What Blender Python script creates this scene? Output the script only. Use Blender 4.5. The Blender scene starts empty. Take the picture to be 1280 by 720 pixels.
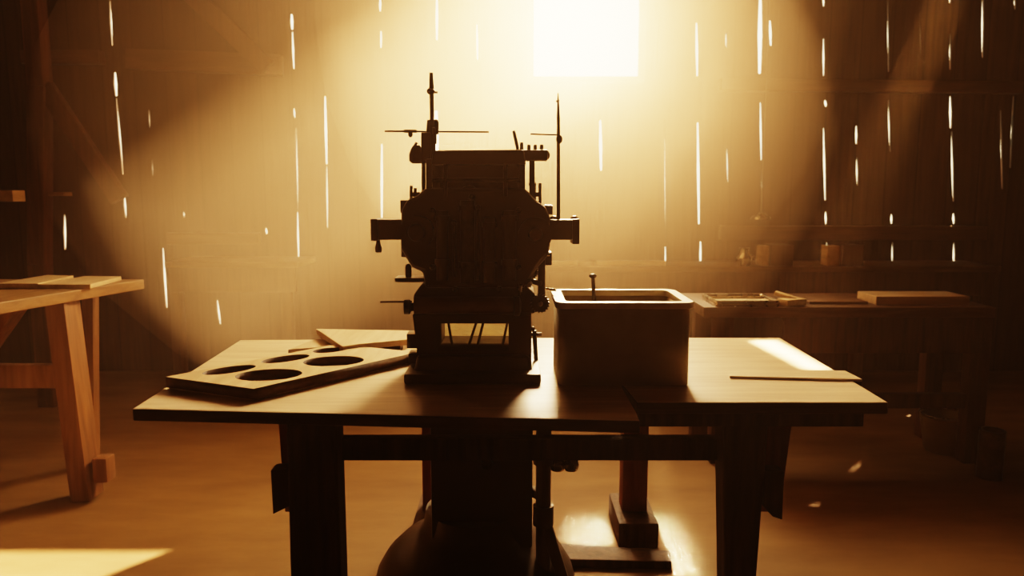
import bpy, bmesh, math, random
from mathutils import Vector, Matrix
random.seed(7)
sc = bpy.context.scene
COL = sc.collection
PI = math.pi

# ------------------------------------------------------------------ camera
F = 940.0
HC = 1.45
TH = math.atan(120.0 / F)
cam_d = bpy.data.cameras.new('camera')
cam_d.lens = 36.0 * F / 1280.0
cam_d.sensor_width = 36.0
cam_d.clip_start = 0.02
cam_d.dof.use_dof = True
cam_d.dof.focus_distance = 2.5
cam_d.dof.aperture_fstop = 2.6
cam = bpy.data.objects.new('camera', cam_d)
COL.objects.link(cam)
cam.location = (0, 0, HC)
cam.rotation_euler = (PI / 2 - TH, 0, 0)
sc.camera = cam

def ray(px, py):
    u = (px - 640) / F
    v = (360 - py) / F
    c, s = math.cos(TH), math.sin(TH)
    return Vector((u, c + v * s, -s + v * c))
def atY(px, py, Y):
    r = ray(px, py); t = Y / r.y
    return Vector((r.x * t, Y, HC + r.z * t))
def atZ(px, py, Z):
    r = ray(px, py); t = (Z - HC) / r.z
    return Vector((r.x * t, r.y * t, Z))

# ------------------------------------------------------------------ materials
def nmat(name):
    m = bpy.data.materials.new(name); m.use_nodes = True
    nt = m.node_tree; b = nt.nodes['Principled BSDF']
    return m, nt, b
def wood(name, c1, c2, rough=0.6, axis='X', scale=1.0, bump=0.25, spec=0.4, coat=0.0):
    m, nt, b = nmat(name)
    N, L = nt.nodes, nt.links
    tc = N.new('ShaderNodeTexCoord'); mp = N.new('ShaderNodeMapping')
    s = {'X': (1.2, 14, 14), 'Y': (14, 1.2, 14), 'Z': (14, 14, 1.2)}[axis]
    mp.inputs['Scale'].default_value = [k * scale for k in s]
    L.new(tc.outputs['Object'], mp.inputs['Vector'])
    n1 = N.new('ShaderNodeTexNoise'); n1.inputs['Scale'].default_value = 2.2; n1.inputs['Detail'].default_value = 8
    n1.inputs['Distortion'].default_value = 0.6
    L.new(mp.outputs[0], n1.inputs['Vector'])
    n2 = N.new('ShaderNodeTexNoise'); n2.inputs['Scale'].default_value = 1.7; n2.inputs['Detail'].default_value = 3
    L.new(tc.outputs['Object'], n2.inputs['Vector'])
    mx = N.new('ShaderNodeMath'); mx.operation = 'MULTIPLY_ADD'
    mx.inputs[1].default_value = 0.65
    L.new(n1.outputs[0], mx.inputs[0])
    m2 = N.new('ShaderNodeMath'); m2.operation = 'MULTIPLY'; m2.inputs[1].default_value = 0.35
    L.new(n2.outputs[0], m2.inputs[0]); L.new(m2.outputs[0], mx.inputs[2])
    r = N.new('ShaderNodeValToRGB')
    r.color_ramp.elements[0].position = 0.36; r.color_ramp.elements[0].color = (*c1, 1)
    r.color_ramp.elements[1].position = 0.66; r.color_ramp.elements[1].color = (*c2, 1)
    L.new(mx.outputs[0], r.inputs[0]); L.new(r.outputs[0], b.inputs['Base Color'])
    rr = N.new('ShaderNodeMapRange'); rr.inputs[3].default_value = rough - 0.1; rr.inputs[4].default_value = rough + 0.12
    L.new(n2.outputs[0], rr.inputs[0]); L.new(rr.outputs[0], b.inputs['Roughness'])
    b.inputs['Specular IOR Level'].default_value = spec
    bp = N.new('ShaderNodeBump'); bp.inputs['Strength'].default_value = bump; bp.inputs['Distance'].default_value = 0.01
    L.new(n1.outputs[0], bp.inputs['Height']); L.new(bp.outputs[0], b.inputs['Normal'])
    return m
def metal(name, c, rough=0.45, metallic=0.9, wear=(0.3, 0.18, 0.08), wearamt=0.5):
    m, nt, b = nmat(name)
    N, L = nt.nodes, nt.links
    tc = N.new('ShaderNodeTexCoord')
    n1 = N.new('ShaderNodeTexNoise'); n1.inputs['Scale'].default_value = 18; n1.inputs['Detail'].default_value = 7
    L.new(tc.outputs['Object'], n1.inputs['Vector'])
    r = N.new('ShaderNodeValToRGB')
    r.color_ramp.elements[0].position = 0.45; r.color_ramp.elements[0].color = (*c, 1)
    r.color_ramp.elements[1].position = 0.8
    r.color_ramp.elements[1].color = (*[c[i] * (1 - wearamt) + wear[i] * wearamt for i in range(3)], 1)
    L.new(n1.outputs[0], r.inputs[0]); L.new(r.outputs[0], b.inputs['Base Color'])
    b.inputs['Metallic'].default_value = metallic
    rr = N.new('ShaderNodeMapRange'); rr.inputs[3].default_value = max(0.05, rough - 0.12); rr.inputs[4].default_value = rough + 0.15
    L.new(n1.outputs[0], rr.inputs[0]); L.new(rr.outputs[0], b.inputs['Roughness'])
    bp = N.new('ShaderNodeBump'); bp.inputs['Strength'].default_value = 0.12; bp.inputs['Distance'].default_value = 0.003
    L.new(n1.outputs[0], bp.inputs['Height']); L.new(bp.outputs[0], b.inputs['Normal'])
    return m
M = {}
M['top'] = wood('bench_top_wood', (0.55, 0.40, 0.26), (0.78, 0.60, 0.40), 0.38, 'X', 1.0, 0.12, 0.5)
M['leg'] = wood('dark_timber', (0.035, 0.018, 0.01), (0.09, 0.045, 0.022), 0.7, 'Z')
M['shade_edge'] = wood('shaded_edge_wood', (0.07, 0.04, 0.022), (0.14, 0.08, 0.045), 0.7, 'X')  # dark tone paints the shade on backlit side faces
M['red'] = wood('red_timber', (0.13, 0.03, 0.012), (0.22, 0.05, 0.02), 0.6, 'Z')
M['beam'] = wood('frame_timber', (0.04, 0.017, 0.009), (0.085, 0.036, 0.018), 0.75, 'X')
M['post'] = wood('post_timber', (0.045, 0.018, 0.009), (0.1, 0.04, 0.018), 0.75, 'Z')
M['pale'] = wood('pale_board', (0.5, 0.35, 0.2), (0.7, 0.52, 0.32), 0.42, 'Y', 1.0, 0.2, 0.4)
M['oak'] = wood('oak_bench', (0.16, 0.09, 0.04), (0.32, 0.19, 0.085), 0.55, 'Y')
M['oakleg'] = wood('oak_leg', (0.13, 0.06, 0.024), (0.25, 0.12, 0.05), 0.6, 'Z')
M['back'] = wood('bench_brown', (0.07, 0.036, 0.018), (0.16, 0.085, 0.042), 0.6, 'X')
M['block'] = wood('shaded_block_wood', (0.05, 0.03, 0.016), (0.09, 0.055, 0.03), 0.7, 'Z')  # darkened tone, the shaded part of the blocks put into colour
M['iron'] = metal('black_iron', (0.085, 0.06, 0.04), 0.42, 0.3, (0.12, 0.07, 0.03), 0.4)
M['iron2'] = metal('worn_iron', (0.06, 0.045, 0.03), 0.4, 0.7, (0.2, 0.13, 0.07), 0.5)
M['steel'] = metal('bright_steel', (0.55, 0.48, 0.38), 0.25, 1.0, (0.3, 0.2, 0.1), 0.4)
M['roller'] = metal('roller_brown', (0.16, 0.10, 0.05), 0.5, 0.3, (0.3, 0.2, 0.1), 0.4)
M['trough'] = metal('trough_grey', (0.27, 0.22, 0.13), 0.6, 0.2, (0.2, 0.15, 0.08), 0.4)
M['rim'] = metal('lit_metal', (0.75, 0.62, 0.45), 0.4, 0.1, (0.5, 0.4, 0.25), 0.3)  # pale tone puts the backlight on the trough rim into its colour
def paper_mat():
    m, nt, b = nmat('pale_paper')
    N, L = nt.nodes, nt.links
    b.inputs['Base Color'].default_value = (0.75, 0.66, 0.48, 1); b.inputs['Roughness'].default_value = 0.6
    tr = N.new('ShaderNodeBsdfTranslucent'); tr.inputs[0].default_value = (0.7, 0.62, 0.45, 1)
    mix = N.new('ShaderNodeMixShader'); mix.inputs[0].default_value = 0.5
    L.new(b.outputs[0], mix.inputs[1]); L.new(tr.outputs[0], mix.inputs[2])
    n = N.new('ShaderNodeTexNoise'); n.inputs['Scale'].default_value = 9
    bp = N.new('ShaderNodeBump'); bp.inputs['Strength'].default_value = 0.5; bp.inputs['Distance'].default_value = 0.03
    L.new(n.outputs[0], bp.inputs['Height']); L.new(bp.outputs[0], b.inputs['Normal']); L.new(bp.outputs[0], tr.inputs['Normal'])
    L.new(mix.outputs[0], N['Material Output'].inputs['Surface'])
    return m
M['paper'] = paper_mat()
def wall_mat(axis, name):
    m, nt, b = nmat(name)
    N, L = nt.nodes, nt.links
    tc = N.new('ShaderNodeTexCoord'); mp = N.new('ShaderNodeMapping')
    L.new(tc.outputs['Object'], mp.inputs['Vector'])
    mp.inputs['Scale'].default_value = (14, 14, 0.8)
    n1 = N.new('ShaderNodeTexNoise'); n1.inputs['Scale'].default_value = 2; n1.inputs['Detail'].default_value = 8
    L.new(mp.outputs[0], n1.inputs['Vector'])
    sx = N.new('ShaderNodeSeparateXYZ'); L.new(tc.outputs['Object'], sx.inputs[0])
    mul = N.new('ShaderNodeMath'); mul.operation = 'MULTIPLY'; mul.inputs[1].default_value = 1 / 0.245
    L.new(sx.outputs[axis], mul.inputs[0])
    fl = N.new('ShaderNodeMath'); fl.operation = 'FLOOR'; L.new(mul.outputs[0], fl.inputs[0])
    wn = N.new('ShaderNodeTexWhiteNoise'); wn.noise_dimensions = '1D'; L.new(fl.outputs[0], wn.inputs['W'])
    fr = N.new('ShaderNodeMath'); fr.operation = 'FRACT'; L.new(mul.outputs[0], fr.inputs[0])
    gt = N.new('ShaderNodeMath'); gt.operation = 'GREATER_THAN'; gt.inputs[1].default_value = 0.04; L.new(fr.outputs[0], gt.inputs[0])
    r = N.new('ShaderNodeValToRGB')
    r.color_ramp.elements[0].position = 0.35; r.color_ramp.elements[0].color = (0.012, 0.006, 0.0035, 1)
    r.color_ramp.elements[1].position = 0.7; r.color_ramp.elements[1].color = (0.034, 0.017, 0.009, 1)
    L.new(n1.outputs[0], r.inputs[0])
    mr = N.new('ShaderNodeMapRange'); mr.inputs[3].default_value = 0.55; mr.inputs[4].default_value = 1.2
    L.new(wn.outputs[0], mr.inputs[0])
    m3 = N.new('ShaderNodeMath'); m3.operation = 'MULTIPLY'; L.new(mr.outputs[0], m3.inputs[0]); L.new(gt.outputs[0], m3.inputs[1])
    vm = N.new('ShaderNodeVectorMath'); vm.operation = 'SCALE'
    L.new(r.outputs[0], vm.inputs[0]); L.new(m3.outputs[0], vm.inputs['Scale'])
    L.new(vm.outputs[0], b.inputs['Base Color'])
    b.inputs['Roughness'].default_value = 0.85; b.inputs['Specular IOR Level'].default_value = 0.2
    bp = N.new('ShaderNodeBump'); bp.inputs['Strength'].default_value = 0.6; bp.inputs['Distance'].default_value = 0.01
    ad = N.new('ShaderNodeMath'); ad.operation = 'ADD'; L.new(n1.outputs[0], ad.inputs[0]); L.new(gt.outputs[0], ad.inputs[1])
    L.new(ad.outputs[0], bp.inputs['Height']); L.new(bp.outputs[0], b.inputs['Normal'])
    return m
M['wallx'] = wall_mat(0, 'barn_boards'); M['wally'] = wall_mat(1, 'barn_boards_side')
def floor_mat():
    m, nt, b = nmat('dirt_floor')
    N, L = nt.nodes, nt.links
    tc = N.new('ShaderNodeTexCoord')
    n1 = N.new('ShaderNodeTexNoise'); n1.inputs['Scale'].default_value = 1.3; n1.inputs['Detail'].default_value = 9; n1.inputs['Roughness'].default_value = 0.65
    mp = N.new('ShaderNodeMapping'); mp.inputs['Scale'].default_value = (0.7, 2.2, 1)
    L.new(tc.outputs['Object'], mp.inputs['Vector']); L.new(mp.outputs[0], n1.inputs['Vector'])
    r = N.new('ShaderNodeValToRGB')
    r.color_ramp.elements[0].position = 0.3; r.color_ramp.elements[0].color = (0.12, 0.068, 0.027, 1)
    r.color_ramp.elements[1].position = 0.72; r.color_ramp.elements[1].color = (0.21, 0.125, 0.052, 1)
    L.new(n1.outputs[0], r.inputs[0]); L.new(r.outputs[0], b.inputs['Base Color'])
    b.inputs['Roughness'].default_value = 0.75; b.inputs['Specular IOR Level'].default_value = 0.25
    bp = N.new('ShaderNodeBump'); bp.inputs['Strength'].default_value = 0.25; bp.inputs['Distance'].default_value = 0.02
    L.new(n1.outputs[0], bp.inputs['Height']); L.new(bp.outputs[0], b.inputs['Normal'])
    return m
M['floor'] = floor_mat()

# ------------------------------------------------------------------ mesh tools
class MB:
    def __init__(s): s.bm = bmesh.new()
    def box(s, c, d, rot=None, ch=0.0):
        r = bmesh.ops.create_cube(s.bm, size=1.0)
        mat = Matrix.Translation(Vector(c)) @ (rot.to_4x4() if rot else Matrix.Identity(4)) @ Matrix.Diagonal((*d, 1))
        bmesh.ops.transform(s.bm, matrix=mat, verts=r['verts'])
        if ch > 0:
            es = list({e for v in r['verts'] for e in v.link_edges})
            bmesh.ops.bevel(s.bm, geom=es, offset=ch, segments=2, affect='EDGES', profile=0.6)
        return s
    def span(s, a, b, ch=0.0):
        a, b = Vector(a), Vector(b)
        return s.box((a + b) / 2, [abs(x) for x in (b - a)], None, ch)
    def bar(s, p, q, w, h, ch=0.004, roll=0.0):
        p, q = Vector(p), Vector(q); d = q - p
        rot = d.to_track_quat('Z', 'Y').to_matrix() @ Matrix.Rotation(roll, 3, 'Z')
        return s.box((p + q) / 2, (w, h, d.length), rot, ch)
    def tube(s, p, q, r1, r2=None, n=20):
        p, q = Vector(p), Vector(q); d = q - p
        r2 = r1 if r2 is None else r2
        mat = Matrix.Translation((p + q) / 2) @ d.to_track_quat('Z', 'Y').to_matrix().to_4x4()
        bmesh.ops.create_cone(s.bm, cap_ends=True, segments=n, radius1=r1, radius2=r2, depth=d.length, matrix=mat)
        return s
    def ball(s, c, r, sc3=(1, 1, 1)):
        bmesh.ops.create_uvsphere(s.bm, u_segments=20, v_segments=12, radius=r, matrix=Matrix.Translation(Vector(c)) @ Matrix.Diagonal((*sc3, 1)))
        return s
    def lathe(s, c, prof, axis='Z', n=32):
        c = Vector(c); rings = []
        for r, h in prof:
            ring = []
            for i in range(n):
                a = 2 * PI * i / n
                x, y = r * math.cos(a), r * math.sin(a)
                v = {'Z': (x, y, h), 'X': (h, x, y), 'Y': (x, h, y)}[axis]
                ring.append(s.bm.verts.new(c + Vector(v)))
            rings.append(ring)
        for a, b in zip(rings, rings[1:]):
            for i in range(n):
                s.bm.faces.new((a[i], a[(i + 1) % n], b[(i + 1) % n], b[i]))
        s.bm.faces.new(rings[0][::-1]); s.bm.faces.new(rings[-1])
        return s
    def prism(s, pts, vec):
        """extrude a closed loop of 3-D points along vec"""
        vec = Vector(vec)
        a = [s.bm.verts.new(Vector(p)) for p in pts]; b = [s.bm.verts.new(Vector(p) + vec) for p in pts]
        n = len(pts)
        s.bm.faces.new(a); s.bm.faces.new(b[::-1])
        for i in range(n):
            s.bm.faces.new((a[i], b[i], b[(i + 1) % n], a[(i + 1) % n]))
        return s
    def build(s, name, mat, parent=None, smooth=True, bevel=0.0):
        bmesh.ops.recalc_face_normals(s.bm, faces=s.bm.faces)
        org = Vector((0, 0, 0))
        if parent:
            o = parent
            while o: org += o.location; o = o.parent
        else:
            vs = [v.co for v in s.bm.verts]
            org = Vector(((min(v.x for v in vs) + max(v.x for v in vs)) / 2, (min(v.y for v in vs) + max(v.y for v in vs)) / 2, min(v.z for v in vs)))
        bmesh.ops.translate(s.bm, verts=s.bm.verts, vec=-org)
        me = bpy.data.meshes.new(name); s.bm.to_mesh(me); s.bm.free()
        me.materials.append(mat)
        if smooth:
            me.polygons.foreach_set('use_smooth', [True] * len(me.polygons))
            me.set_sharp_from_angle(angle=math.radians(38))
        o = bpy.data.objects.new(name, me); COL.objects.link(o)
        if parent: o.parent = parent
        else: o.location = org
        if bevel:
            md = o.modifiers.new('edge', 'BEVEL'); md.width = bevel; md.segments = 2; md.limit_method = 'ANGLE'
        return o
def holes_mesh(outer, holes, depth, to3d, name, mat, parent=None):
    """flat board with cut-outs: 2-D outline and holes filled and given a thickness"""
    cu = bpy.data.curves.new(name, 'CURVE'); cu.dimensions = '2D'; cu.fill_mode = 'BOTH'; cu.extrude = depth / 2
    for loop in [outer] + holes:
        sp = cu.splines.new('POLY'); sp.points.add(len(loop) - 1); sp.use_cyclic_u = True
        for i, (x, y) in enumerate(loop): sp.points[i].co = (x, y, 0, 1)
    t = bpy.data.objects.new('t', cu); COL.objects.link(t)
    dg = bpy.context.evaluated_depsgraph_get()
    me = bpy.data.meshes.new_from_object(t.evaluated_get(dg))
    bpy.data.objects.remove(t); bpy.data.curves.remove(cu)
    org = Vector((0, 0, 0)); o = parent
    while o: org += o.location; o = o.parent
    for v in me.vertices: v.co = to3d(v.co) - org
    bm = bmesh.new(); bm.from_mesh(me); bmesh.ops.remove_doubles(bm, verts=bm.verts, dist=1e-5)
    bmesh.ops.recalc_face_normals(bm, faces=bm.faces); bm.to_mesh(me); bm.free()
    me.name = name; me.materials.clear(); me.materials.append(mat)
    o = bpy.data.objects.new(name, me); COL.objects.link(o)
    if parent: o.parent = parent
    return o
def tag(o, label, cat, group=None, kind=None):
    o['label'] = label; o['category'] = cat
    if group: o['group'] = group
    if kind: o['kind'] = kind
    return o
def thing(name, label, cat, loc=(0, 0, 0), group=None):
    o = bpy.data.objects.new(name, None); COL.objects.link(o); o.location = loc
    o.empty_display_size = 0.1
    return tag(o, label, cat, group)
def darkedge(o, mat='shade_edge'):  # paints faces that don't point up darker, as backlit shade
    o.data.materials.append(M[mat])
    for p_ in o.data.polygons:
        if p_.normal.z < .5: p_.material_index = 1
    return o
def struct(o): o['kind'] = 'structure'; return o

# ------------------------------------------------------------------ room
WY = 6.0; XL, XR, YB, ZC = -5.2, 6.4, -2.0, 5.2
SUN = Vector((0.76, 1.0, 0.76))
GAPS = [  # x at y0, x at y1, y0, y1, width (measured on the wall)
 (137,140,0,57,3),(143,145,90,120,5),(145,153.5,122,218,3),(154.5,157,240,272,3.4),(186,187,137,160,2),(190,191,200,220,2),
 (80,81,268,312,4),(203,208,310,385,3.6),(229,230,264,272,2.5),(267,268,325,330,3),(271,275,375,406,3),
 (179.5,180,465,472,3.5),(364,365,17,37,4.5),(365,367,39,86,3),(367,368,135,147,2.5),(370,372,160,262,1.8),(371.5,373,265,330,2.6),
 (406,408,120,205,3.6),(408,409,208,285,2.0),(332,333,285,293,3),(475,475,-6,14,3),(476,476,38,60,2.5),(477,477,180,272,3.2),
 (546,546,-6,50,3.4),(545,546,138,200,6),(596,597,30,75,2),(750.5,751.5,150,213,4.2),
 (871,872,28,95,4),(872.5,874,153,280,4),(876,876,302,333,3.2),(908,908,40,60,2),(909,910,185,228,2),
 (951,950,-6,92,7),(963,964,25,57,4.6),(951,952,128,200,3.2),(952,953,203,262,1.5),
 (1030,1030,-6,8,3.4),(1030,1030,48,95,3.4),(1032,1033,125,133,4.6),(1030,1032,160,250,3.6),(1032.5,1033,265,280,3.6),(1034,1034,303,333,3),
 (1071,1071,157,180,3.8),(1071.5,1072,197,232,3),(1110,1111,0,90,2.6),(1111,1113,125,190,3),(1115,1115,268,280,4),(1116,1116,303,333,3),
 (1150,1151,15,75,1.8),(1188,1188,-6,5,3.4),(1188,1188,42,87,3),(1188.5,1189,120,160,4.6),(1190,1192,164,252,3.8),(1192.5,1193,267,280,4.6),(1193,1193,303,335,3.8),
 (1229,1228.5,-6,72,4),(1269,1269,-6,12,3.4),(1267,1263,120,210,3),(1251,1253,138,236,3),(832,832,308,338,2),(831,832,150,300,1.2),
 (40,41,150,163,2),(1148,1149,150,230,0.8)]
holes = []
for x0, x1, y0, y1, w in GAPS:
    h = w * 0.46
    pts = []
    for (x, y) in ((x0 - h * .6, y0), (x0 + h * .6, y0), ((x0 + x1) / 2 + h, (y0 + y1) / 2), (x1 + h * .6, y1), (x1 - h * .6, y1), ((x0 + x1) / 2 - h, (y0 + y1) / 2)):
        p = atY(x, y, WY); pts.append((p.x, p.z))
    holes.append(pts)
wa = atY(667, 96, WY); wb = atY(797, 96, WY)
WX0, WX1, WZ0, WZ1 = wa.x, wb.x, wa.z, 3.62
holes.append([(WX0, WZ0), (WX1, WZ0), (WX1, WZ1), (WX0, WZ1)])
def sun_hole(pts, z):
    out = []
    for (px, py) in pts:
        p = atZ(px, py, z) if z >= 0 else None
        q = p + SUN * ((WY - p.y) / SUN.y)
        out.append((q.x, q.z))
    holes.append(out)
    print('sun hole', [(round(a, 2), round(b, 2)) for a, b in out])
TZ = 0.85
sun_hole([(938, 426), (968, 426), (1040, 466), (1010, 462)], TZ)
back = holes_mesh([(XL, 0), (XR, 0), (XR, ZC), (XL, ZC)], holes, 0.024, lambda c: Vector((c.x, WY + 0.012 + c.z, c.y)), 'wall_back', M['wallx'])
struct(back)
struct(MB().span((XL - .05, YB, 0), (XL, WY, ZC)).build('wall_left', M['wally'], smooth=False))
struct(MB().span((XR, YB, 0), (XR + .05, WY, ZC)).build('wall_right', M['wally'], smooth=False))
struct(MB().span((XL - .05, YB - .05, 0), (XR + .05, YB, ZC)).build('wall_front', M['wallx'], smooth=False))
struct(MB().span((XL - .05, YB - .05, ZC), (XR + .05, WY + .03, ZC + .05)).build('ceiling', M['beam'], smooth=False))
struct(MB().span((XL - .5, YB - .5, -0.05), (XR + .5, WY + .5, 0)).build('floor', M['floor'], smooth=False))
# window frame
wf = MB()
t = 0.05
wf.span((WX0 - t, WY - .03, WZ0 - t), (WX1 + t, WY, WZ0)); wf.span((WX0 - t, WY - .03, WZ1), (WX1 + t, WY, WZ1 + t))
wf.span((WX0 - t, WY - .03, WZ0), (WX0, WY, WZ1)); wf.span((WX1, WY - .03, WZ0), (WX1 + t, WY, WZ1))
struct(wf.build('window_1', M['beam'], smooth=False))
# wall framing timbers (left and right), kept clear of the plank gaps they do not cover
n = [0]
def trim(a, b, w, h, mat='beam', Y=None):
    n[0] += 1
    o = MB().bar(a, b, w, h, 0.006).build('trim_%d' % n[0], M[mat]); return struct(o)
def tp(px, py, Y=WY - .06): return atY(px, py, Y)
trim(tp(30, 72), tp(128, 72), .1, .1); trim(tp(160, 74), tp(352, 82), .1, .15)
trim(tp(50, 108, 5.0), atY(50, 330, 5.0), .11, .11, 'post')
p = atY(50, 330, 5.0); trim((p.x, 5.0, 0), (p.x, 5.0, p.z), .11, .11, 'post'); p = atY(50, 108, 5.0); trim(p, (p.x, 5.0, ZC), .11, .11, 'post')
trim(atY(56, 108, 5.0), atY(150, 250, 5.0), .06, .11, 'post')
trim(atY(225, -20, 5.8), atY(335, 84, 5.8), .06, .13, 'post')
# horizontal girts on the right: they run between and over the boards where the gaps are closed
trim(tp(900, 106), tp(1275, 110), .09, .09)
trim(tp(900, 291), tp(1230, 291), .09, .11)
trim(tp(210, 298), tp(325, 298), .07, .09)

# ------------------------------------------------------------------ main work table
def add_table():
    zt = TZ
    t_ = thing('work_table', 'large rough timber work table carrying the iron machine in the middle of the barn', 'table', (0, 2.65, 0))
    LF, RF = atZ(165, 511, zt), atZ(800, 526, zt); RB = atZ(743, 422, zt); LB = atZ(300, 425, zt)
    bx = (RF - RB).normalized()
    def notch(p): return p
    c1 = atZ(796, 516, zt); 
    mb = MB().prism([LF, RF, c1, atZ(776, 481, zt), RB, LB], (0, 0, -0.035))
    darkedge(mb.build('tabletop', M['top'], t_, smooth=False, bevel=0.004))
    FR, BR = atZ(1111, 503, zt), atZ(975, 422, zt)
    e = 0.006
    pts = [atZ(794, 503, zt) + Vector((e, 0, 0)), FR, BR, RB + Vector((e, 0, 0)), atZ(776, 481, zt) + Vector((e, 0, 0))]
    mb = MB().prism(pts, (0, 0, -0.035))
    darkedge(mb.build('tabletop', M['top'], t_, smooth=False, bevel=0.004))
    zb = zt - 0.035
    # apron under the right-hand board, rear apron, end rails
    a, b = atZ(800, 506, zb), atZ(1085, 506, zb)
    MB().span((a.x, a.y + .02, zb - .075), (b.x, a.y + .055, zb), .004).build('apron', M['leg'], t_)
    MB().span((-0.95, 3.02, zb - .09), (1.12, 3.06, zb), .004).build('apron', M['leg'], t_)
    # front rail
    Yr = 2.33
    a = atY(410, 549, Yr); b = atY(915, 576, Yr)
    MB().span((a.x, Yr, b.z), (b.x, Yr + .05, a.z), .004).build('rail', M['leg'], t_)
    a = atY(430, 546, 3.0); b = atY(905, 562, 3.0)
    # legs
    def leg(x0t, x1t, x0b, x1b, Y, dep, mat='leg', ytop=525):
        p = [atY(x0t, ytop, Y), atY(x1t, ytop, Y)]
        for q in p: q.z = zb
        q0 = atY(x0b, 720, Y); q1 = atY(x1b, 720, Y)
        def ext(a, b): 
            k = (0 - a.z) / (b.z - a.z); return a + (b - a) * k
        g0, g1 = ext(p[0], q0), ext(p[1], q1)
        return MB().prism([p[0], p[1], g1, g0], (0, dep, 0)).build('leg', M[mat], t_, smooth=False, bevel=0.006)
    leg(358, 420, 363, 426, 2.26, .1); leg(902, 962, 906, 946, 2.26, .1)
    # rear legs, red-brown, on heavy feet
    def rleg(x0, x1, Y=3.08):
        a = atY(x0, 560, Y); b = atY(x1, 560, Y)
        MB().span((a.x, Y - .05, .11), (b.x, Y + .05, zb), .006).build('leg', M['red'], t_)
        MB().span((a.x - .03, Y - .16, 0), (b.x + .03, Y + .16, .11), .012).build('foot', M['leg'], t_)
    rleg(777, 808); rleg(529, 558)
    # side braces (reddish) and cleats pegged to the outside of the front legs
    a = atY(346, 536, 2.38)
    MB().prism([atY(348, 530, 2.37), atY(384, 530, 2.37), atY(392, 640, 2.37), atY(356, 640, 2.37)], (0, .04, 0)).build('brace', M['red'], t_, smooth=False, bevel=.003)
    MB().prism([atY(960, 530, 2.37), atY(990, 530, 2.37), atY(975, 640, 2.37), atY(950, 640, 2.37)], (0, .04, 0)).build('brace', M['red'], t_, smooth=False, bevel=.003)
    MB().prism([atY(338, 588, 2.28), atY(364, 586, 2.28), atY(364, 632, 2.28), atY(341, 643, 2.28)], (0, .06, 0)).build('cleat', M['leg'], t_, smooth=False, bevel=.003)
    MB().prism([atY(955, 588, 2.28), atY(981, 590, 2.28), atY(978, 650, 2.28), atY(966, 646, 2.28), atY(955, 634, 2.28)], (0, .06, 0)).build('cleat', M['leg'], t_, smooth=False, bevel=.003)
    return t_
add_table()

# ------------------------------------------------------------------ the iron machine
MY = 2.5
def P(px, py, dy=0.0): return atY(px, py, MY) + Vector((0, dy, 0))
def S(px): return px * MY / F
mc = P(590, 480)
mach = thing('iron_press', 'black iron press machine with masts, side arms and roller standing on the work table', 'machine', (mc.x, MY, TZ))
def prof(pts, d0, d1, name, mat='iron', bevel=.004, parent=mach):
    return MB().prism([P(x, y, d0) for x, y in pts], (0, d1 - d0, 0)).build(name, M[mat], parent, smooth=False, bevel=bevel)
bz = TZ
def base_pt(px, py): q = P(px, py); return q
b0, b1 = P(506, 484), P(676, 484)
MB().span((b0.x * .93, MY - .2, bz), (b1.x * .93, MY + .2, bz + .035), .01).build('base', M['iron'], mach)
# flared foot on top of the base plate
fl = [(509, 466), (518, 458), (525, 448), (528, 433), (660, 433), (663, 448), (668, 458), (674, 466)]
q = P(509, 470)
prof([(510, 474)] + fl[0:] + [(674, 474)], -.15, .15, 'base_flare', 'iron', .008)
# lower housing with an opening through it
ox, oz = 0, 0
def px2(x, y): p_ = P(x, y); return (p_.x, p_.z)
outer = [px2(*a) for a in ((527, 428), (524, 388), (662, 388), (662, 428), (664, 445), (525, 445))]
hole = [px2(*a) for a in ((552, 396), (636, 396), (636, 429), (552, 429))]
outer = [px2(*a) for a in ((527, 447), (527, 425), (522, 386), (663, 386), (663, 447))]
holes_mesh(outer, [hole], 0.26, lambda c: Vector((c.x, MY + c.z, c.y)), 'housing', M['iron'], mach)
MB().prism([P(548, 393, .131), P(640, 393, .131), P(640, 434, .131), P(548, 434, .131)], (0, .002, 0)).build('backing_sheet', M['paper'], mach)
for xa, xb in ((560, 566), (598, 586), (606, 597), (636, 628)):
    MB().tube(P(xa, 395, -.02), P(xb, 431, -.02), S(1.6), n=10).build('strut', M['iron'], mach)
# roller across the front and its end fittings
MB().tube(P(524, 375, -.12), P(642, 375, -.12), S(10.5), n=32).build('roller', M['roller'], mach)
e = MB(); e.lathe(P(516, 377, -.12), [(S(4), -S(5)), (S(9), -S(4)), (S(9), S(2)), (S(5), S(4)), (S(5), S(10))], 'X')
e.build('roller_cap', M['iron2'], mach)
e = MB(); e.lathe(P(645, 376, -.12), [(S(6), -S(4)), (S(12), -S(2)), (S(12), S(4)), (S(6), S(6))], 'X'); e.build('roller_cap', M['iron'], mach)
MB().tube(P(482, 372, -.1), P(520, 372, -.1), S(1.4), n=10).build('rod', M['iron'], mach)
# roller cradle
prof([(520, 366), (530, 352), (655, 352), (668, 364), (668, 388), (520, 388)], -.07, .12, 'cradle', 'iron', .006)
# middle body
prof([(507, 262), (513, 250), (526, 244), (536, 235), (655, 235), (669, 250), (681, 258), (686, 272), (686, 300), (684, 316), (672, 330), (664, 345), (655, 356),
      (535, 356), (533, 336), (519, 331), (513, 320), (506, 308)], -.10, .12, 'body', 'iron', .012)
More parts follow.
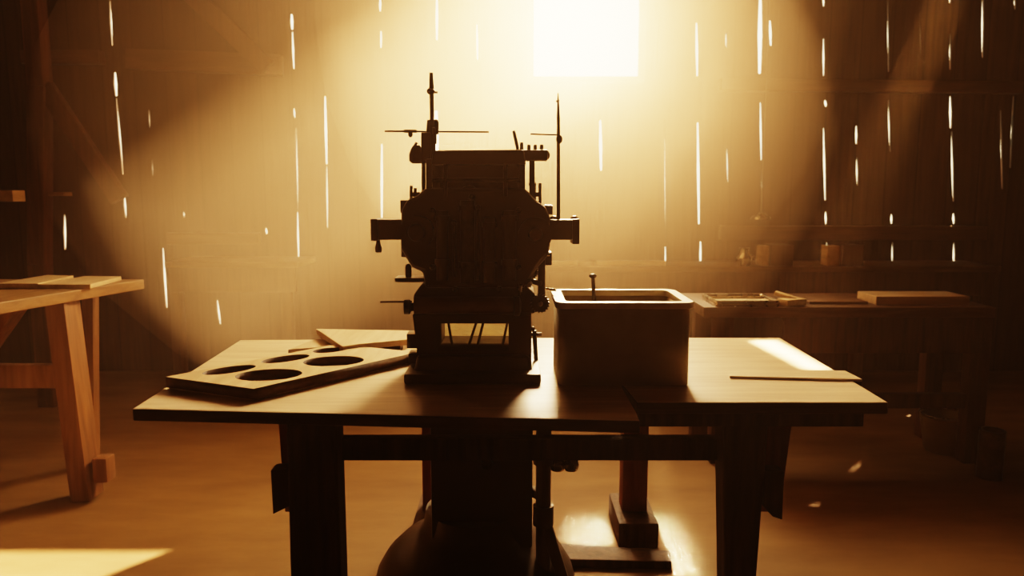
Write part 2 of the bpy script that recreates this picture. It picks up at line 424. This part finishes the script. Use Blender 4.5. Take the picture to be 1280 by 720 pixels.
# drums and cylinders on the body front
holes_mesh([px2(538, 246), px2(656, 246), px2(656, 204), px2(538, 204)], [[px2(577, 238), px2(603, 238), px2(600, 231), px2(580, 231)], [px2(606, 237), px2(622, 237), px2(622, 233), px2(606, 233)]],
    .02, lambda c: Vector((c.x, MY + .09 + c.z, c.y)), 'back_plate', M['iron'], mach)
d = MB()
d.lathe(P(527, 288, -.1), [(S(20), -.03), (S(20), .02), (S(12), .03)][::1], 'Y', 28)
d.lathe(P(527, 288, -.13), [(S(9), -.02), (S(11), .0)], 'Y', 20)
d.build('gear_cover', M['iron'], mach)
d = MB(); d.lathe(P(668, 290, -.1), [(S(20), -.03), (S(20), .02), (S(12), .03)], 'Y', 28); d.lathe(P(668, 290, -.13), [(S(7), -.02), (S(9), .0)], 'Y', 20)
d.build('gear_cover', M['iron'], mach)
for x, r, y0, y1 in ((557, 7, 262, 345), (587, 9, 250, 348), (613, 7, 270, 348), (637, 8, 262, 345)):
    c = MB(); c.tube(P(x, y1, -.12), P(x, y0, -.12), S(r), n=20)
    c.tube(P(x, y0 + 12, -.12), P(x, y0 + 6, -.12), S(r + 2), n=20); c.tube(P(x, y1 - 18, -.12), P(x, y1 - 25, -.12), S(r + 2), n=20)
    c.build('cylinder', M['iron2' if x in (587,) else 'iron'], mach)
for x, y in ((545, 262), (545, 330), (648, 262), (648, 330), (572, 356), (625, 356)):
    m_ = MB(); m_.lathe(P(x, y, -.115), [(S(2), -.008), (S(3.6), -.004), (S(3.6), .02)], 'Y', 6); m_.build('bolt', M['iron2'], mach)
for x0_, y0_, x1_, y1_ in ((503, 266, 514, 250), (680, 268, 690, 256), (504, 320, 516, 306), (678, 330, 689, 314)):
    m_ = MB(); m_.span(P(x0_, y0_, -.05), P(x1_, y1_, .04), .004); m_.build('lug', M['iron'], mach)
m_ = MB(); m_.tube(P(572, 340, -.14), P(572, 276, -.14), S(2), n=10); m_.ball(P(572, 276, -.14), S(3.2)); m_.build('push_rod', M['iron2'], mach)
m_ = MB(); m_.tube(P(600, 344, -.14), P(600, 258, -.14), S(2), n=10); m_.ball(P(600, 258, -.14), S(3.2)); m_.build('push_rod', M['iron2'], mach)
# upper frame
prof([(545, 190), (654, 189), (657, 207), (543, 207)], -.1, .12, 'top_plate', 'iron', .005)
for x, w in ((540, 9), (652, 8)):
    for dy in (-.08, .1):
        MB().bar(P(x, 240, dy), P(x, 200, dy), S(w), .02).build('post', M['iron'], mach)
MB().span(P(545, 222, .0), P(652, 207, .03)).build('cross_plate', M['iron'], mach)
for x in (560, 632):
    MB().tube(P(x, 245, -.1), P(x, 207, -.1), S(2.5), n=12).build('spindle', M['iron2'], mach)
MB().tube(P(545, 226, -.1), P(650, 226, -.1), S(2), n=12).build('rod', M['iron2'], mach)
w = MB(); w.span(P(549, 238, .03), P(646, 228, .06)); w.ball(P(588, 235, -.08), S(5), (1.5, 1, .6)); w.ball(P(592, 252 - 6, -.1), S(4)); w.build('ink_plate', M['iron2'], mach)
# arms
a = MB(); a.span(P(468, 299, -.04), P(512, 274, .04), .004); a.span(P(467, 300, -.05), P(475, 273, .05), .003); a.build('side_arm', M['iron'], mach)
a = MB(); a.lathe(P(473, 308, 0), [(S(2), S(9)), (S(3), S(3)), (S(4.5), -S(2)), (S(4), -S(7)), (S(2), -S(8))], 'Z', 16); a.build('drop_handle', M['iron'], mach)
a = MB(); a.span(P(682, 299, -.04), P(722, 274, .04), .004); a.span(P(714, 304, -.05), P(723, 273, .05), .003); a.build('side_arm', M['iron'], mach)
for x, k in ((692, 4), (718, 4.5)):
    MB().lathe(P(x, 273.5, 0), [(S(k), -S(1)), (S(k * 1.3), S(1)), (S(k), S(2.5)), (S(1.2), S(4))], 'Z', 16).build('oil_cup', M['steel'], mach)
# left mast
m_ = MB()
m_.tube(P(540, 202), P(540, 150), S(4.5), n=14); m_.tube(P(540, 152), P(539.5, 112), S(2.6), n=12); m_.tube(P(539.5, 112), P(539, 91), S(3.2), S(2.2), n=12)
m_.ball(P(538.5, 114), S(5.2), (1, 1, .8)); m_.tube(P(538, 115), P(547, 115.5), S(1.3), n=8)
m_.build('mast', M['iron'], mach)
m_ = MB()
m_.bar(P(533, 204), P(533, 166), S(13), S(12)); m_.tube(P(536, 168), P(536, 150), S(3.6), S(2), n=10); m_.tube(P(546, 168), P(546, 152), S(2.4), n=10)
m_.tube(P(541, 180), P(541, 162), S(5), n=12); m_.ball(P(545, 152), S(3)); m_.tube(P(543, 178), P(543, 160, -.02), S(2), n=8)
m_.build('mast_clamp', M['iron'], mach)
m_ = MB(); m_.tube(P(481, 164), P(611, 165), S(1.1), n=8); m_.tube(P(505, 164), P(521, 164), S(2), n=8); m_.ball(P(513, 168), S(3), (1, 1, 1.2)); m_.build('cross_rod', M['iron'], mach)
m_ = MB(); m_.lathe(P(521, 195), [(S(4), S(13)), (S(7), S(9)), (S(9.5), S(2)), (S(9.5), -S(6)), (S(6), -S(9))], 'Z', 20); m_.tube(P(514, 190), P(521, 178), S(1.6), n=8); m_.build('dome_cap', M['iron'], mach)
m_ = MB(); m_.tube(P(529.5, 245), P(529.5, 200), S(2.6), n=10); m_.build('rod', M['iron'], mach)
# nubs on the shoulders
for xs in ((514, 519), (668, 675)):
    m_ = MB()
    for i, x in enumerate(xs): m_.tube(P(x, 256), P(x, 232 + (i if xs[0] < 600 else -i) * 3), S(1.9), n=10)
    m_.bar(P(xs[0] - 1, 243), P(xs[1] + 6 if xs[0] < 600 else xs[1] + 1, 243), S(3), S(6)); m_.build('bolt_pair', M['iron'], mach)
# right-hand cluster
m_ = MB(); m_.span(P(645, 201, -.04), P(684, 188, .04), .004); m_.ball(P(681, 194), S(6.5))
for x in (652, 661, 669, 677): m_.tube(P(x, 190), P(x, 181 - (x == 652) * 3), S(2.7), S(2.0), n=10)
m_.build('valve_block', M['iron'], mach)
m_ = MB(); m_.bar(P(648, 190), P(642, 163), S(4), S(4)); m_.build('lever', M['iron'], mach)
m_ = MB(); m_.tube(P(665, 250), P(665, 200), S(3.4), n=12); m_.tube(P(661, 230), P(670, 230), S(2), n=8); m_.build('rod', M['iron'], mach)
m_ = MB(); m_.tube(P(698, 276), P(698, 150), S(2.3), S(2.0), n=12); m_.tube(P(698, 150), P(697.5, 116), S(2.2), S(.7), n=12); m_.ball(P(699, 174), S(4), (1, 1, 1.4)); m_.tube(P(695, 127), P(699, 125), S(1.4), n=8)
m_.build('mast', M['iron'], mach)
MB().tube(P(663, 167.5), P(696, 168.5), S(1.0), n=8).build('cross_rod', M['iron'], mach)
# lower left plate and knob
m_ = MB(); m_.span(P(497, 350, -.06), P(536, 345, .02)); m_.build('feed_plate', M['iron'], mach)
m_ = MB(); m_.lathe(P(512, 337, -.03), [(S(4), -S(9)), (S(4), S(4)), (S(3), S(7)), (S(1), S(8.5))], 'Z', 16); m_.build('knob', M['iron'], mach)
# right linkage
m_ = MB(); m_.bar(P(676, 318, -.06), P(676, 386, -.06), S(9), S(9)); m_.bar(P(655, 345, -.07), P(676, 352, -.07), S(7), S(6)); m_.build('linkage', M['iron'], mach)
def gear(x, y, r):
    c = P(x, y, -.08); m = MB(); k = 18; pts = []
    for i in range(k * 4):
        a = 2 * PI * i / (k * 4); rr = S(r) * (1 if i % 4 < 2 else .86); pts.append(c + Vector((rr * math.cos(a), 0, rr * math.sin(a))))
    g = m.prism(pts, (0, .016, 0)).build('gear_wheel', M['iron2'], mach, smooth=False)
    g.location = c - mach.location
    for v in g.data.vertices: v.co -= g.location
    MB().lathe(c, [(S(2), -.012), (S(3.5), -.008), (S(3.5), .0)], 'Y', 16).build('hub', M['steel'], g)
gear(674, 375, 12); gear(663, 337, 9)
for (a, b, r) in (((650, 365, -.1), (650, 350, -.1), 2), ((672, 318, -.06), (686, 317, -.06), 1.6), ((675, 357, -.06), (694, 360, -.06), 2.0)):
    MB().tube(P(*a), P(*b), S(r), n=8).build('pin', M['steel'], mach)
for (x, y, r) in ((660, 349, 4.5), (515, 377, 3)):
    MB().lathe(P(x, y, -.12), [(S(r * .5), -.02), (S(r), -.012), (S(r), .03)], 'Y', 6).build('nut', M['steel'], mach)
m_ = MB(); m_.tube(P(668, 413, 0), P(670, 450, 0), S(3), S(2.6), n=12); m_.tube(P(662, 418, 0), P(677, 418, 0), S(2.4), n=10); m_.ball(P(666, 411), S(3)); m_.build('crank_handle', M['iron2'], mach)
# left latch near trays
m_ = MB(); m_.span(P(511, 432, -.05), P(524, 414, .02), .003); m_.span(P(513, 452, -.05), P(524, 438, .02), .003); m_.build('side_bracket', M['iron'], mach)

# pedestal under the table
ped = thing('iron_pedestal', 'tall black iron pedestal column with flared foot under the work table', 'pedestal', (atY(604, 700, 2.62).x, 2.62, 0))
c = ped.location
m_ = MB(); m_.span((c.x - .178, 2.52, .2), (c.x + .178, 2.78, TZ - .036), .01); m_.build('column', M['iron'], ped)
m_ = MB(); m_.lathe((c.x - .03, 2.65, 0), [(.36, 0), (.37, .03), (.36, .07), (.33, .12), (.28, .17), (.22, .2), (.19, .24), (.18, .3)], 'Z', 40); m_.build('flared_foot', M['iron'], ped)
m_ = MB(); m_.tube((c.x + .215, 2.5, .0), (c.x + .215, 2.5, TZ - .04), .026, n=16)
for z in (.3, .52): m_.tube((c.x + .215, 2.5, z), (c.x + .215, 2.5, z + .07), .036, n=16)
m_.bar((c.x + .17, 2.56, .4), (c.x + .215, 2.5, .4), .03, .03); m_.bar((c.x + .215, 2.5, .33), (c.x + .3, 2.5, .05), .05, .04)
m_.build('side_pipe', M['iron'], ped)
m_ = MB(); q = atY(690, 574, 2.5); m_.tube((c.x + .2, 2.5, q.z), atY(718, 575, 2.5), .008, n=10)
for x in (697, 714): m_.lathe(atY(x, 581, 2.5), [(.01, .03), (.022, .02), (.027, 0), (.022, -.018), (.008, -.024)], 'Z', 20)
m_.build('hanging_knobs', M['steel'], ped)
m_ = MB(); m_.tube((c.x + .02, 2.515, .52), (c.x + .02, 2.49, .52), .02, n=16); m_.build('boss', M['iron2'], ped)

# ------------------------------------------------------------------ trough (grey open box)
bx0 = atZ(698, 484, TZ); bx1 = atZ(862, 484, TZ)
Yf = bx0.y
tr = thing('metal_trough', 'grey open-topped metal trough with rolled rim toned pale as if backlit right of the iron press', 'container', ((bx0.x + bx1.x) / 2, Yf + .16, TZ))
H = .262; D = .31
x0, x1, y0, y1 = bx0.x, bx1.x, Yf, Yf + D
def ring(m, x0, x1, y0, y1, z0, z1, th, ch=.0):
    m.span((x0, y0, z0), (x1, y0 + th, z1), ch); m.span((x0, y1 - th, z0), (x1, y1, z1), ch)
    m.span((x0, y0 + th, z0), (x0 + th, y1 - th, z1), ch); m.span((x1 - th, y0 + th, z0), (x1, y1 - th, z1), ch)
def rrect(x0, x1, y0, y1, r, k=6):
    out = []
    for cx, cy, a0 in ((x1 - r, y0 + r, -90), (x1 - r, y1 - r, 0), (x0 + r, y1 - r, 90), (x0 + r, y0 + r, 180)):
        for i in range(k + 1):
            a = math.radians(a0 + 90 * i / k); out.append((cx + r * math.cos(a), cy + r * math.sin(a)))
    return out
holes_mesh(rrect(x0, x1, y0, y1, .03), [rrect(x0 + .02, x1 - .02, y0 + .02, y1 - .02, .02)], H - .02,
           lambda c_: Vector((c_.x, c_.y, TZ + (H - .02) / 2 + .004 + c_.z)), 'shell', M['trough'], tr)
MB().prism([(a, b, TZ + .003) for a, b in rrect(x0 + .004, x1 - .004, y0 + .004, y1 - .004, .03)], (0, 0, .015)).build('bottom', M['trough'], tr)
rm = holes_mesh(rrect(x0 - .010, x1 + .010, y0 - .012, y1 + .008, .04), [rrect(x0 + .022, x1 - .022, y0 + .022, y1 - .022, .02)], .02,
           lambda c_: Vector((c_.x, c_.y, TZ + H - .006 + c_.z)), 'rim', M['rim'], tr)
md = rm.modifiers.new('edge', 'BEVEL'); md.width = .006; md.segments = 3
# stick standing in the trough
q = atY(741, 345, Yf + .24); q2 = atY(744, 400, Yf + .22)
st = thing('stirring_stick', 'short dark stick standing up out of the grey trough', 'stick', q2)
MB().tube(q2, q, .008, .006, 12).build('shaft', M['iron'], st); MB().ball(q, .011, (1.2, 1, .7)).build('tip', M['iron2'], st)
MB().tube(q2 - Vector((0, 0, q2.z - TZ - .02)), q2, .008, .008, 12).build('shaft', M['iron'], st)

# ------------------------------------------------------------------ trays on the left
def tray(name, label, corners, z, th, holesuv, mat, cat='tray', cutdeep=None):
    A, B, D_ = corners            # A left corner, B front corner, D_ far corner next to B
    ex, ey = B - A, D_ - B
    W, L_ = ex.length, ey.length; ux, uy = ex.normalized(), ey.normalized()
    t_ = thing(name, label, cat, (A.x, A.y, z))
    hl = []
    for (u, v, ru, rv) in holesuv:
        hl.append([((u + ru * math.cos(a)) * W, (v + rv * math.sin(a)) * L_) for a in [2 * PI * i / 28 for i in range(28)]])
    z0 = z + .006
    holes_mesh([(0, 0), (W, 0), (W, L_), (0, L_)], hl, th - .006, lambda c_: Vector((A.x, A.y, 0)) + ux * c_.x + uy * c_.y + Vector((0, 0, z0 + (th - .006) / 2 + c_.z)), 'frame', M[mat], t_)
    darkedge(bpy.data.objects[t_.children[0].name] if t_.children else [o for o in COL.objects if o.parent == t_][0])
    MB().prism([A, A + ex, A + ex + ey, A + ey], (0, 0, 0)) if False else None
    m = MB(); base = [Vector((A.x, A.y, z)) + ux * a + uy * b for a, b in ((.004, .004), (W - .004, .004), (W - .004, L_ - .004), (.004, L_ - .004))]
    m.prism(base, (0, 0, .006)); m.build('floor_panel', M['top'], t_, smooth=False)
    return t_
th = .038
zt = TZ + th
A, B, C_ = atZ(207, 471, zt), atZ(317, 486, zt), atZ(522, 440, zt)
tray('mould_tray', 'thick wooden mould tray with round recesses at left end of the work table', (A, B, C_), TZ, th,
     [(.66, .24, .26, .135), (.66, .62, .26, .135), (.2, .24, .14, .13), (.2, .56, .14, .13), (.2, .84, .13, .09)], 'pale')
# two pale boards piled behind it
A2, B2, C2 = atZ(398, 423, TZ + .02), atZ(440, 441, TZ + .02), atZ(524, 427, TZ + .02)
t2 = thing('pale_board', 'pale narrow board lying flat behind the mould tray', 'board', (A2.x, A2.y, TZ))
e1, e2 = atZ(385, 432, TZ + .02), atZ(425, 437, TZ + .02)
q0, q1, q2_, q3 = atZ(360, 437, TZ + .02), atZ(392, 424, TZ + .02), atZ(440, 420, TZ + .02), atZ(432, 431, TZ + .02)
MB().prism([v - Vector((0, 0, .02)) for v in (q0, q3, q2_, q1)], (0, 0, .02)).build('board', M['pale'], t2, smooth=False, bevel=.002)
z3 = TZ + .05
pts = [atZ(395, 411, z3), atZ(515, 413, z3), atZ(512, 424, z3), atZ(448, 430, z3), atZ(428, 433, z3)]
t3 = MB().prism([v - Vector((0, 0, .022)) for v in pts], (0, 0, .022)).build('die_board', M['pale'], None, smooth=False, bevel=.002)
tag(t3, 'bright pale board propped highest behind the tray beside the press', 'board')
c3 = sum(pts, Vector()) / 5
bl = MB().box((c3.x, c3.y + .0, TZ + .0135), (.26, .06, .027), None, .003).build('packing_strip', M['leg'])
tag(bl, 'dark packing strip under the pale board beside the press', 'strip')

# thin boards lying on the right of the table
pts = [atZ(912, 470, TZ + .008), atZ(1078, 474, TZ + .008), atZ(1056, 463, TZ + .008), atZ(930, 462, TZ + .008)]
tb = MB().prism([v - Vector((0, 0, .008)) for v in pts], (0, 0, .008)).build('thin_board', M['top'], None, smooth=False, bevel=.001)
tag(tb, 'thin brown board lying flat on the right end of the work table', 'board')
pts = [atZ(866, 486, TZ + .05), atZ(884, 484, TZ + .05)]
# dark slab in place of a leg's shadow on the floor under the table
a_, b_ = atZ(690, 700, 0.03), atZ(838, 700, .03)
o = MB().prism([Vector((a_.x, a_.y + .0, 0)), Vector((b_.x, b_.y - .02, 0)), Vector((b_.x + .01, b_.y + .07, 0)), Vector((a_.x, a_.y + .14, 0))], (0, 0, .035)).build('leg_shadow_slab', M['leg'], None, smooth=False, bevel=.004)
tag(o, 'dark slab standing in for a leg shadow on the floor beside the pedestal under the table', 'plank')

# ------------------------------------------------------------------ left bench
LZ = 1.0
lb = thing('side_bench', 'tall wooden trestle bench by the left wall with splayed legs', 'bench', (-2.4, 3.4, 0))
cR, cF = atZ(180, 349, LZ), atZ(0, 378, LZ)
dirv = (cF - cR).normalized()
far = cR; near = cR + dirv * 2.0
side = Vector((-1, 0.0, 0)) * 1.3
pts = [far, near, near + side, far + side]
MB().prism([p_ - Vector((0, 0, .05)) for p_ in pts], (0, 0, .05)).build('benchtop', M['oak'], lb, smooth=False, bevel=.004)
zz = LZ - .05
def beam(a, b, w, h, name, mat='oakleg', par=lb): return MB().bar(a, b, w, h, .005).build(name, M[mat], par)
def lp(px, py, Y): return atY(px, py, Y)
a = lp(78, 380, 3.45); a.z = zz; b = lp(112, 640, 3.45); b = a + (b - a) * (a.z / (a.z - b.z)); 
beam(a, b, .13, .09, 'leg')
a2 = a + Vector((-.12, 0, 0)); b2 = Vector((b.x - 1.0, b.y, 0)); beam(a2 + Vector((-.1, .03, 0)), b2, .12, .07, 'leg')
beam(Vector((a.x - .75, a.y - .02, .6)), Vector((a.x + .02, a.y - .02, .6)), .05, .11, 'cross_rail')
a3 = lp(114, 380, 3.85); a3.z = zz; beam(a3, Vector((a3.x - .06, 3.85, 0)), .06, .06, 'leg')
beam(Vector((-3.0, 3.8, zz)), Vector((-3.0, 3.8, 0)), .09, .09, 'leg'); beam(Vector((-3.0, 2.6, zz)), Vector((-3.0, 2.6, 0)), .09, .09, 'leg'); beam(Vector((-2.3, 2.1, zz)), Vector((-2.2, 2.1, 0)), .09, .09, 'leg')
q = lp(130, 585, 3.45)
MB().box((q.x, 3.45, q.z), (.07, .08, .12), None, .01).build('foot_peg', M['oakleg'], lb)
for i, (xa, xb, ya, yb, zh, lab) in enumerate(((35, 90, 344, 338, .025, 'flat pale board on the left bench, nearer the barn post'), (75, 142, 345, 340, .02, 'flat pale board at the far tip of the left bench'))):
    p1, p2, p3, p4 = atZ(xa, ya + 3, LZ + zh), atZ(xb, ya + 2, LZ + zh), atZ(xb + 2, yb + 3, LZ + zh), atZ(xa + 20, yb + 3, LZ + zh)
    for p_ in (p1, p2, p3, p4): p_.y = min(p_.y, 3.88)
    pp = [Vector((p_.x, p_.y, LZ)) for p_ in (p1, p2, p3, p4)]
    pp = [Vector((pp[0].x, 3.5, LZ)), Vector((pp[1].x, 3.5, LZ)), Vector((pp[1].x - .03, 3.84, LZ)), Vector((pp[0].x + .02, 3.86, LZ))]
    pp = [q_ + Vector((.04 * i, 0, 0)) for q_ in pp]
    tag(MB().prism(pp, (0, 0, zh)).build('flat_board', M['pale'], None, smooth=False, bevel=.002), lab, 'board')
# small shelf bits on the left
m_ = MB(); m_.span(atY(-20, 252, 4.6), atY(15, 238, 4.6) + Vector((0, .12, 0))); 
struct(m_.build('trim_20', M['pale'], smooth=False))
m_ = MB(); m_.span(atY(57, 245, 5.0), atY(79, 240, 5.0) + Vector((0, .1, 0))); struct(m_.build('trim_21', M['oak'], smooth=False))

# ------------------------------------------------------------------ back benches along the wall
def back_bench(label, xa, xb, yl, Yn, Yfar, legs):
    z = atY(640, yl, Yn).z; a = atY(xa, yl, Yn); b = atY(xb, yl, Yn)
    t_ = thing('wall_bench', label, 'bench', ((a.x + b.x) / 2, Yn, 0))
    MB().span((a.x, Yn, z - .04), (b.x, Yfar, z), .004).build('benchtop', M['back'], t_)
    MB().span((a.x + .03, Yn + .03, z - .22), (b.x - .03, Yn + .06, z - .04), .003).build('apron', M['leg'], t_)
    for x in legs:
        xx = atY(x, 400, Yn).x
        MB().span((xx - .04, Yn + .06, 0), (xx + .04, Yn + .14, z - .04), .004).build('leg', M['leg'], t_)
    return z
zb1 = back_bench('long dark bench against the back wall behind the grey trough', 682, 1252, 333, 5.45, 5.9, (700, 900, 1080, 1235))
zb2 = back_bench('hazy bench against the back wall at the left', 205, 372, 328, 5.4, 5.9, (215, 355))
def blk(label, xl, xm, xr, yt, Y=5.5):
    a, b, m = atY(xl, yt, Y), atY(xr, yt, Y), atY(xm, yt, Y)
    t_ = thing('wooden_block', label, 'block', ((a.x + b.x) / 2, Y, zb1), 'wooden blocks on the back bench')
    MB().span((m.x, Y - .03, zb1), (b.x, Y + .15, m.z), .008).build('block', M['block'], t_)
    MB().span((a.x, Y + .02, zb1), (m.x - .001, Y + .13, m.z - .01), .004).build('lit_side', M['pale'], t_)  # pale piece paints the lit left side of the block
blk('wooden block on the back bench, the one nearer the window haze', 953, 963, 991, 306)
blk('wooden block on the back bench, the one farther into the dark', 1036, 1052, 1078, 306)
# pale bars added to stand in for edge highlights on the back bench
for i, (xa, xb, lab) in enumerate(((681, 722, 'short pale bar added as an edge highlight on the back bench close beside the iron press'), (745, 832, 'long pale bar added as an edge highlight on the back bench above the grey trough'))):
    a_, b_ = atY(xa, 333, 5.5), atY(xb, 333, 5.5)
    m_ = MB(); m_.span((a_.x, 5.5, zb1), (b_.x, 5.56, zb1 + .018), .003); m_.span((a_.x, 5.5, zb1 + .018), (b_.x, 5.512, zb1 + .036), .002)
    tag(m_.build('highlight_bar', M['rim']), lab, 'bar')
# small shiny things
def lathe_thing(name, label, cat, c, prof_, mat, axis='Z', partname='bowl'):
    t_ = thing(name, label, cat, c); MB().lathe(c, prof_, axis, 28).build(partname, M[mat], t_); return t_
q = atY(930, 333, 5.5); q.z = zb1
t_ = lathe_thing('tin_jug', 'small shiny tin jug catching light on the back bench', 'jug', q, [(.045, 0), (.05, .01), (.055, .06), (.035, .09), (.03, .12), (.036, .13)], 'steel', partname='jug_body')
MB().bar(q + Vector((.045, 0, .09)), q + Vector((.085, 0, .05)), .012, .012).build('handle', M['steel'], t_)
q = atY(951, 269, 5.85)
t_ = thing('hanging_lamp', 'small metal lamp shade hanging on a thin wire by the back wall', 'lamp', q)
MB().lathe(q - Vector((0, 0, .03)), [(.075, 0), (.07, .015), (.03, .045), (.012, .06)], 'Z', 24).build('lamp_shade', M['steel'], t_)
MB().tube(q, (q.x, q.y, 3.4), .003, n=6).build('wire', M['iron'], t_)
# long tray or tool rims at the end of right bench
# ------------------------------------------------------------------ right bench
Yn = 3.85
a = atY(880, 384, Yn); b = atY(1245, 384, Yn); rz = a.z
rb = thing('side_bench', 'dark heavy workbench in front of the back bench at the right', 'bench', ((a.x + b.x) / 2, Yn, 0))
MB().span((a.x, Yn, rz - .055), (b.x, Yn + .55, rz), .005).build('benchtop', M['back'], rb)
MB().span((atY(985, 380, Yn).x, Yn + .03, rz - .25), (b.x - .03, Yn + .06, rz - .055), .004).build('apron', M['leg'], rb)
for x in (905, 1228):
    for dy in (.04, .46):
        xx = atY(x, 500, Yn).x
        MB().span((xx - .05, Yn + dy, 0), (xx + .05, Yn + dy + .08, rz - .055), .004).build('leg', M['post'], rb)
xx0, xx1 = atY(905, 400, Yn).x, atY(1228, 400, Yn).x
MB().span((xx0, Yn + .06, .3), (xx1, Yn + .1, .38), .004).build('stretcher', M['leg'], rb)
def onbench(px0, px1, y0, y1, h, name, label, mat, cat):
    A_, B_ = atY(px0, 380, Yn + y0), atY(px1, 380, Yn + y0)
    return tag(MB().span((A_.x, Yn + y0, rz), (B_.x, Yn + y1, rz + h), .003).build(name, M[mat]), label, cat)
onbench(1095, 1212, .08, .3, .045, 'plank_offcut', 'pale plank offcut lying on the right-hand workbench', 'top', 'plank')
onbench(1012, 1085, .1, .4, .015, 'thin_board', 'thin dark board lying on the right-hand workbench', 'back', 'board')
A_ = atY(925, 380, Yn + .15); A_.z = rz
t_ = thing('metal_tray', 'shallow bright metal tray at the near end of the right-hand workbench', 'tray', A_)
holes_mesh(rrect(A_.x - .17, A_.x + .17, Yn + .02, Yn + .3, .02), [rrect(A_.x - .155, A_.x + .155, Yn + .035, Yn + .285, .015)], .03, lambda c_: Vector((c_.x, c_.y, rz + .015 + c_.z)), 'rim', M['steel'], t_)
MB().span((A_.x - .16, Yn + .03, rz), (A_.x + .16, Yn + .29, rz + .006)).build('tray_bottom', M['rim'], t_)
A_ = atY(1000, 380, Yn + .05); A_.z = rz
m_ = MB(); m_.box((A_.x - .04, Yn + .06, rz + .02), (.13, .08, .035), Matrix.Rotation(.4, 3, 'Z'), .006); m_.box((A_.x - .06, Yn + .1, rz + .045), (.11, .05, .02), Matrix.Rotation(-.5, 3, 'Z') @ Matrix.Rotation(.25, 3, 'Y'), .004)
tag(m_.build('wood_wedge', M['pale']), 'pale split wood wedge beside the metal tray on the workbench', 'wedge')
# bucket and dish under the right bench
q = atY(1182, 517, 4.1)
t_ = thing('metal_bucket', 'dark metal bucket standing on the floor under the right workbench', 'bucket', (q.x, 4.1, 0))
hb = q.z
MB().lathe((q.x, 4.1, 0), [(.09, 0), (.1, .01), (.13, hb - .01), (.125, hb - .01), (.095, .03)], 'Z', 32).build('bucket_body', M['trough'], t_)
rg = MB(); k = 40
for i in range(k):
    a0, a1 = 2 * PI * i / k, 2 * PI * (i + 1) / k
    rg.tube((q.x + .13 * math.cos(a0), 4.1 + .13 * math.sin(a0), hb), (q.x + .13 * math.cos(a1), 4.1 + .13 * math.sin(a1), hb), .006, n=8)
rg.build('bucket_rim', M['steel'], t_)
q = atY(1241, 537, 3.7)
t_ = thing('tin_can', 'small dark tin can on the floor at the right end of the workbench', 'can', (q.x + .13, 3.75, 0))
MB().lathe((q.x, 3.7, 0), [(.06, 0), (.06, q.z), (.05, q.z), (.05, .02)], 'Z', 24).build('can_body', M['iron2'], t_)

# ------------------------------------------------------------------ haze
HZ0 = 0.008
HZE = [((0.4, 4.75, 2.5), (1.6, 1.2, 1.9), 0.085), ((-0.4, 4.3, 1.75), (2.15, 1.5, 1.6), 0.09)]
def haze():
    m = bpy.data.materials.new('dust_haze'); m.use_nodes = True
    nt = m.node_tree; nt.nodes.remove(nt.nodes['Principled BSDF'])
    v = nt.nodes.new('ShaderNodeVolumeScatter')
    v.inputs['Color'].default_value = (1.0, 0.70, 0.45, 1); v.inputs['Anisotropy'].default_value = 0.5
    nt.links.new(v.outputs[0], nt.nodes['Material Output'].inputs['Volume'])
    return m
def hm(d):
    m = haze(); m.node_tree.nodes['Volume Scatter'].inputs['Density'].default_value = d; return m
HAZE = 1
hz = MB().span((XL + .02, YB + .02, .004), (XR - .02, WY - .02, ZC - .02)).build('dust_haze', hm(HZ0), smooth=False)
tag(hz, 'golden dust haze filling the barn air, thickest below the window', 'haze', kind='stuff')
for c_, r_, d_ in HZE:
    MB().ball(c_, 1, r_).build('dense_dust', hm(d_), hz)

# ------------------------------------------------------------------ light
w = bpy.data.worlds.new('sky'); sc.world = w; w.use_nodes = True
bg = w.node_tree.nodes['Background']; bg.inputs[0].default_value = (1.0, 0.78, 0.46, 1); bg.inputs[1].default_value = 5
sd = bpy.data.lights.new('sun', 'SUN'); sd.energy = 130; sd.color = (1.0, 0.56, 0.26); sd.angle = math.radians(0.6)
so = bpy.data.objects.new('sun', sd); COL.objects.link(so); so.rotation_euler = SUN.to_track_quat('Z', 'Y').to_euler()
ad = bpy.data.lights.new('window_light', 'AREA'); ad.shape = 'RECTANGLE'; ad.size = WX1 - WX0; ad.size_y = WZ1 - WZ0; ad.energy = 255; ad.color = (1.0, 0.57, 0.27)
ao = bpy.data.objects.new('window_light', ad); COL.objects.link(ao)
ao.location = ((WX0 + WX1) / 2, WY + .05, (WZ0 + WZ1) / 2); ao.rotation_euler = Vector((.25, 1, .42)).to_track_quat('Z', 'Y').to_euler(); ad.spread = math.radians(90)

for i, (px, py, sx, sy, en) in enumerate(((848, 697, .09, .13, 3.0), (738, 672, .16, .045, 1.3))):  # added narrow lamps for the bright floor patches, no wall opening behind them
    tgt = atZ(px, py, 0); dv = Vector((.05, 1, .27))
    l = bpy.data.lights.new('added_floor_light', 'AREA'); l.shape = 'RECTANGLE'; l.size = sx; l.size_y = sy; l.energy = en; l.color = (1, .62, .3); l.spread = math.radians(3)
    lo = bpy.data.objects.new('added_floor_light', l); COL.objects.link(lo)
    lo.location = tgt + dv * ((5.4 - tgt.y) / dv.y); lo.rotation_euler = dv.to_track_quat('Z', 'Y').to_euler()

# ------------------------------------------------------------------ render look
sc.view_settings.view_transform = 'Filmic'
sc.view_settings.look = 'High Contrast'
sc.view_settings.exposure = -0.1
cy = sc.cycles
cy.use_denoising = True
cy.max_bounces = 6; cy.diffuse_bounces = 3; cy.glossy_bounces = 3; cy.volume_bounces = 1; cy.transparent_max_bounces = 8
cy.sample_clamp_indirect = 6
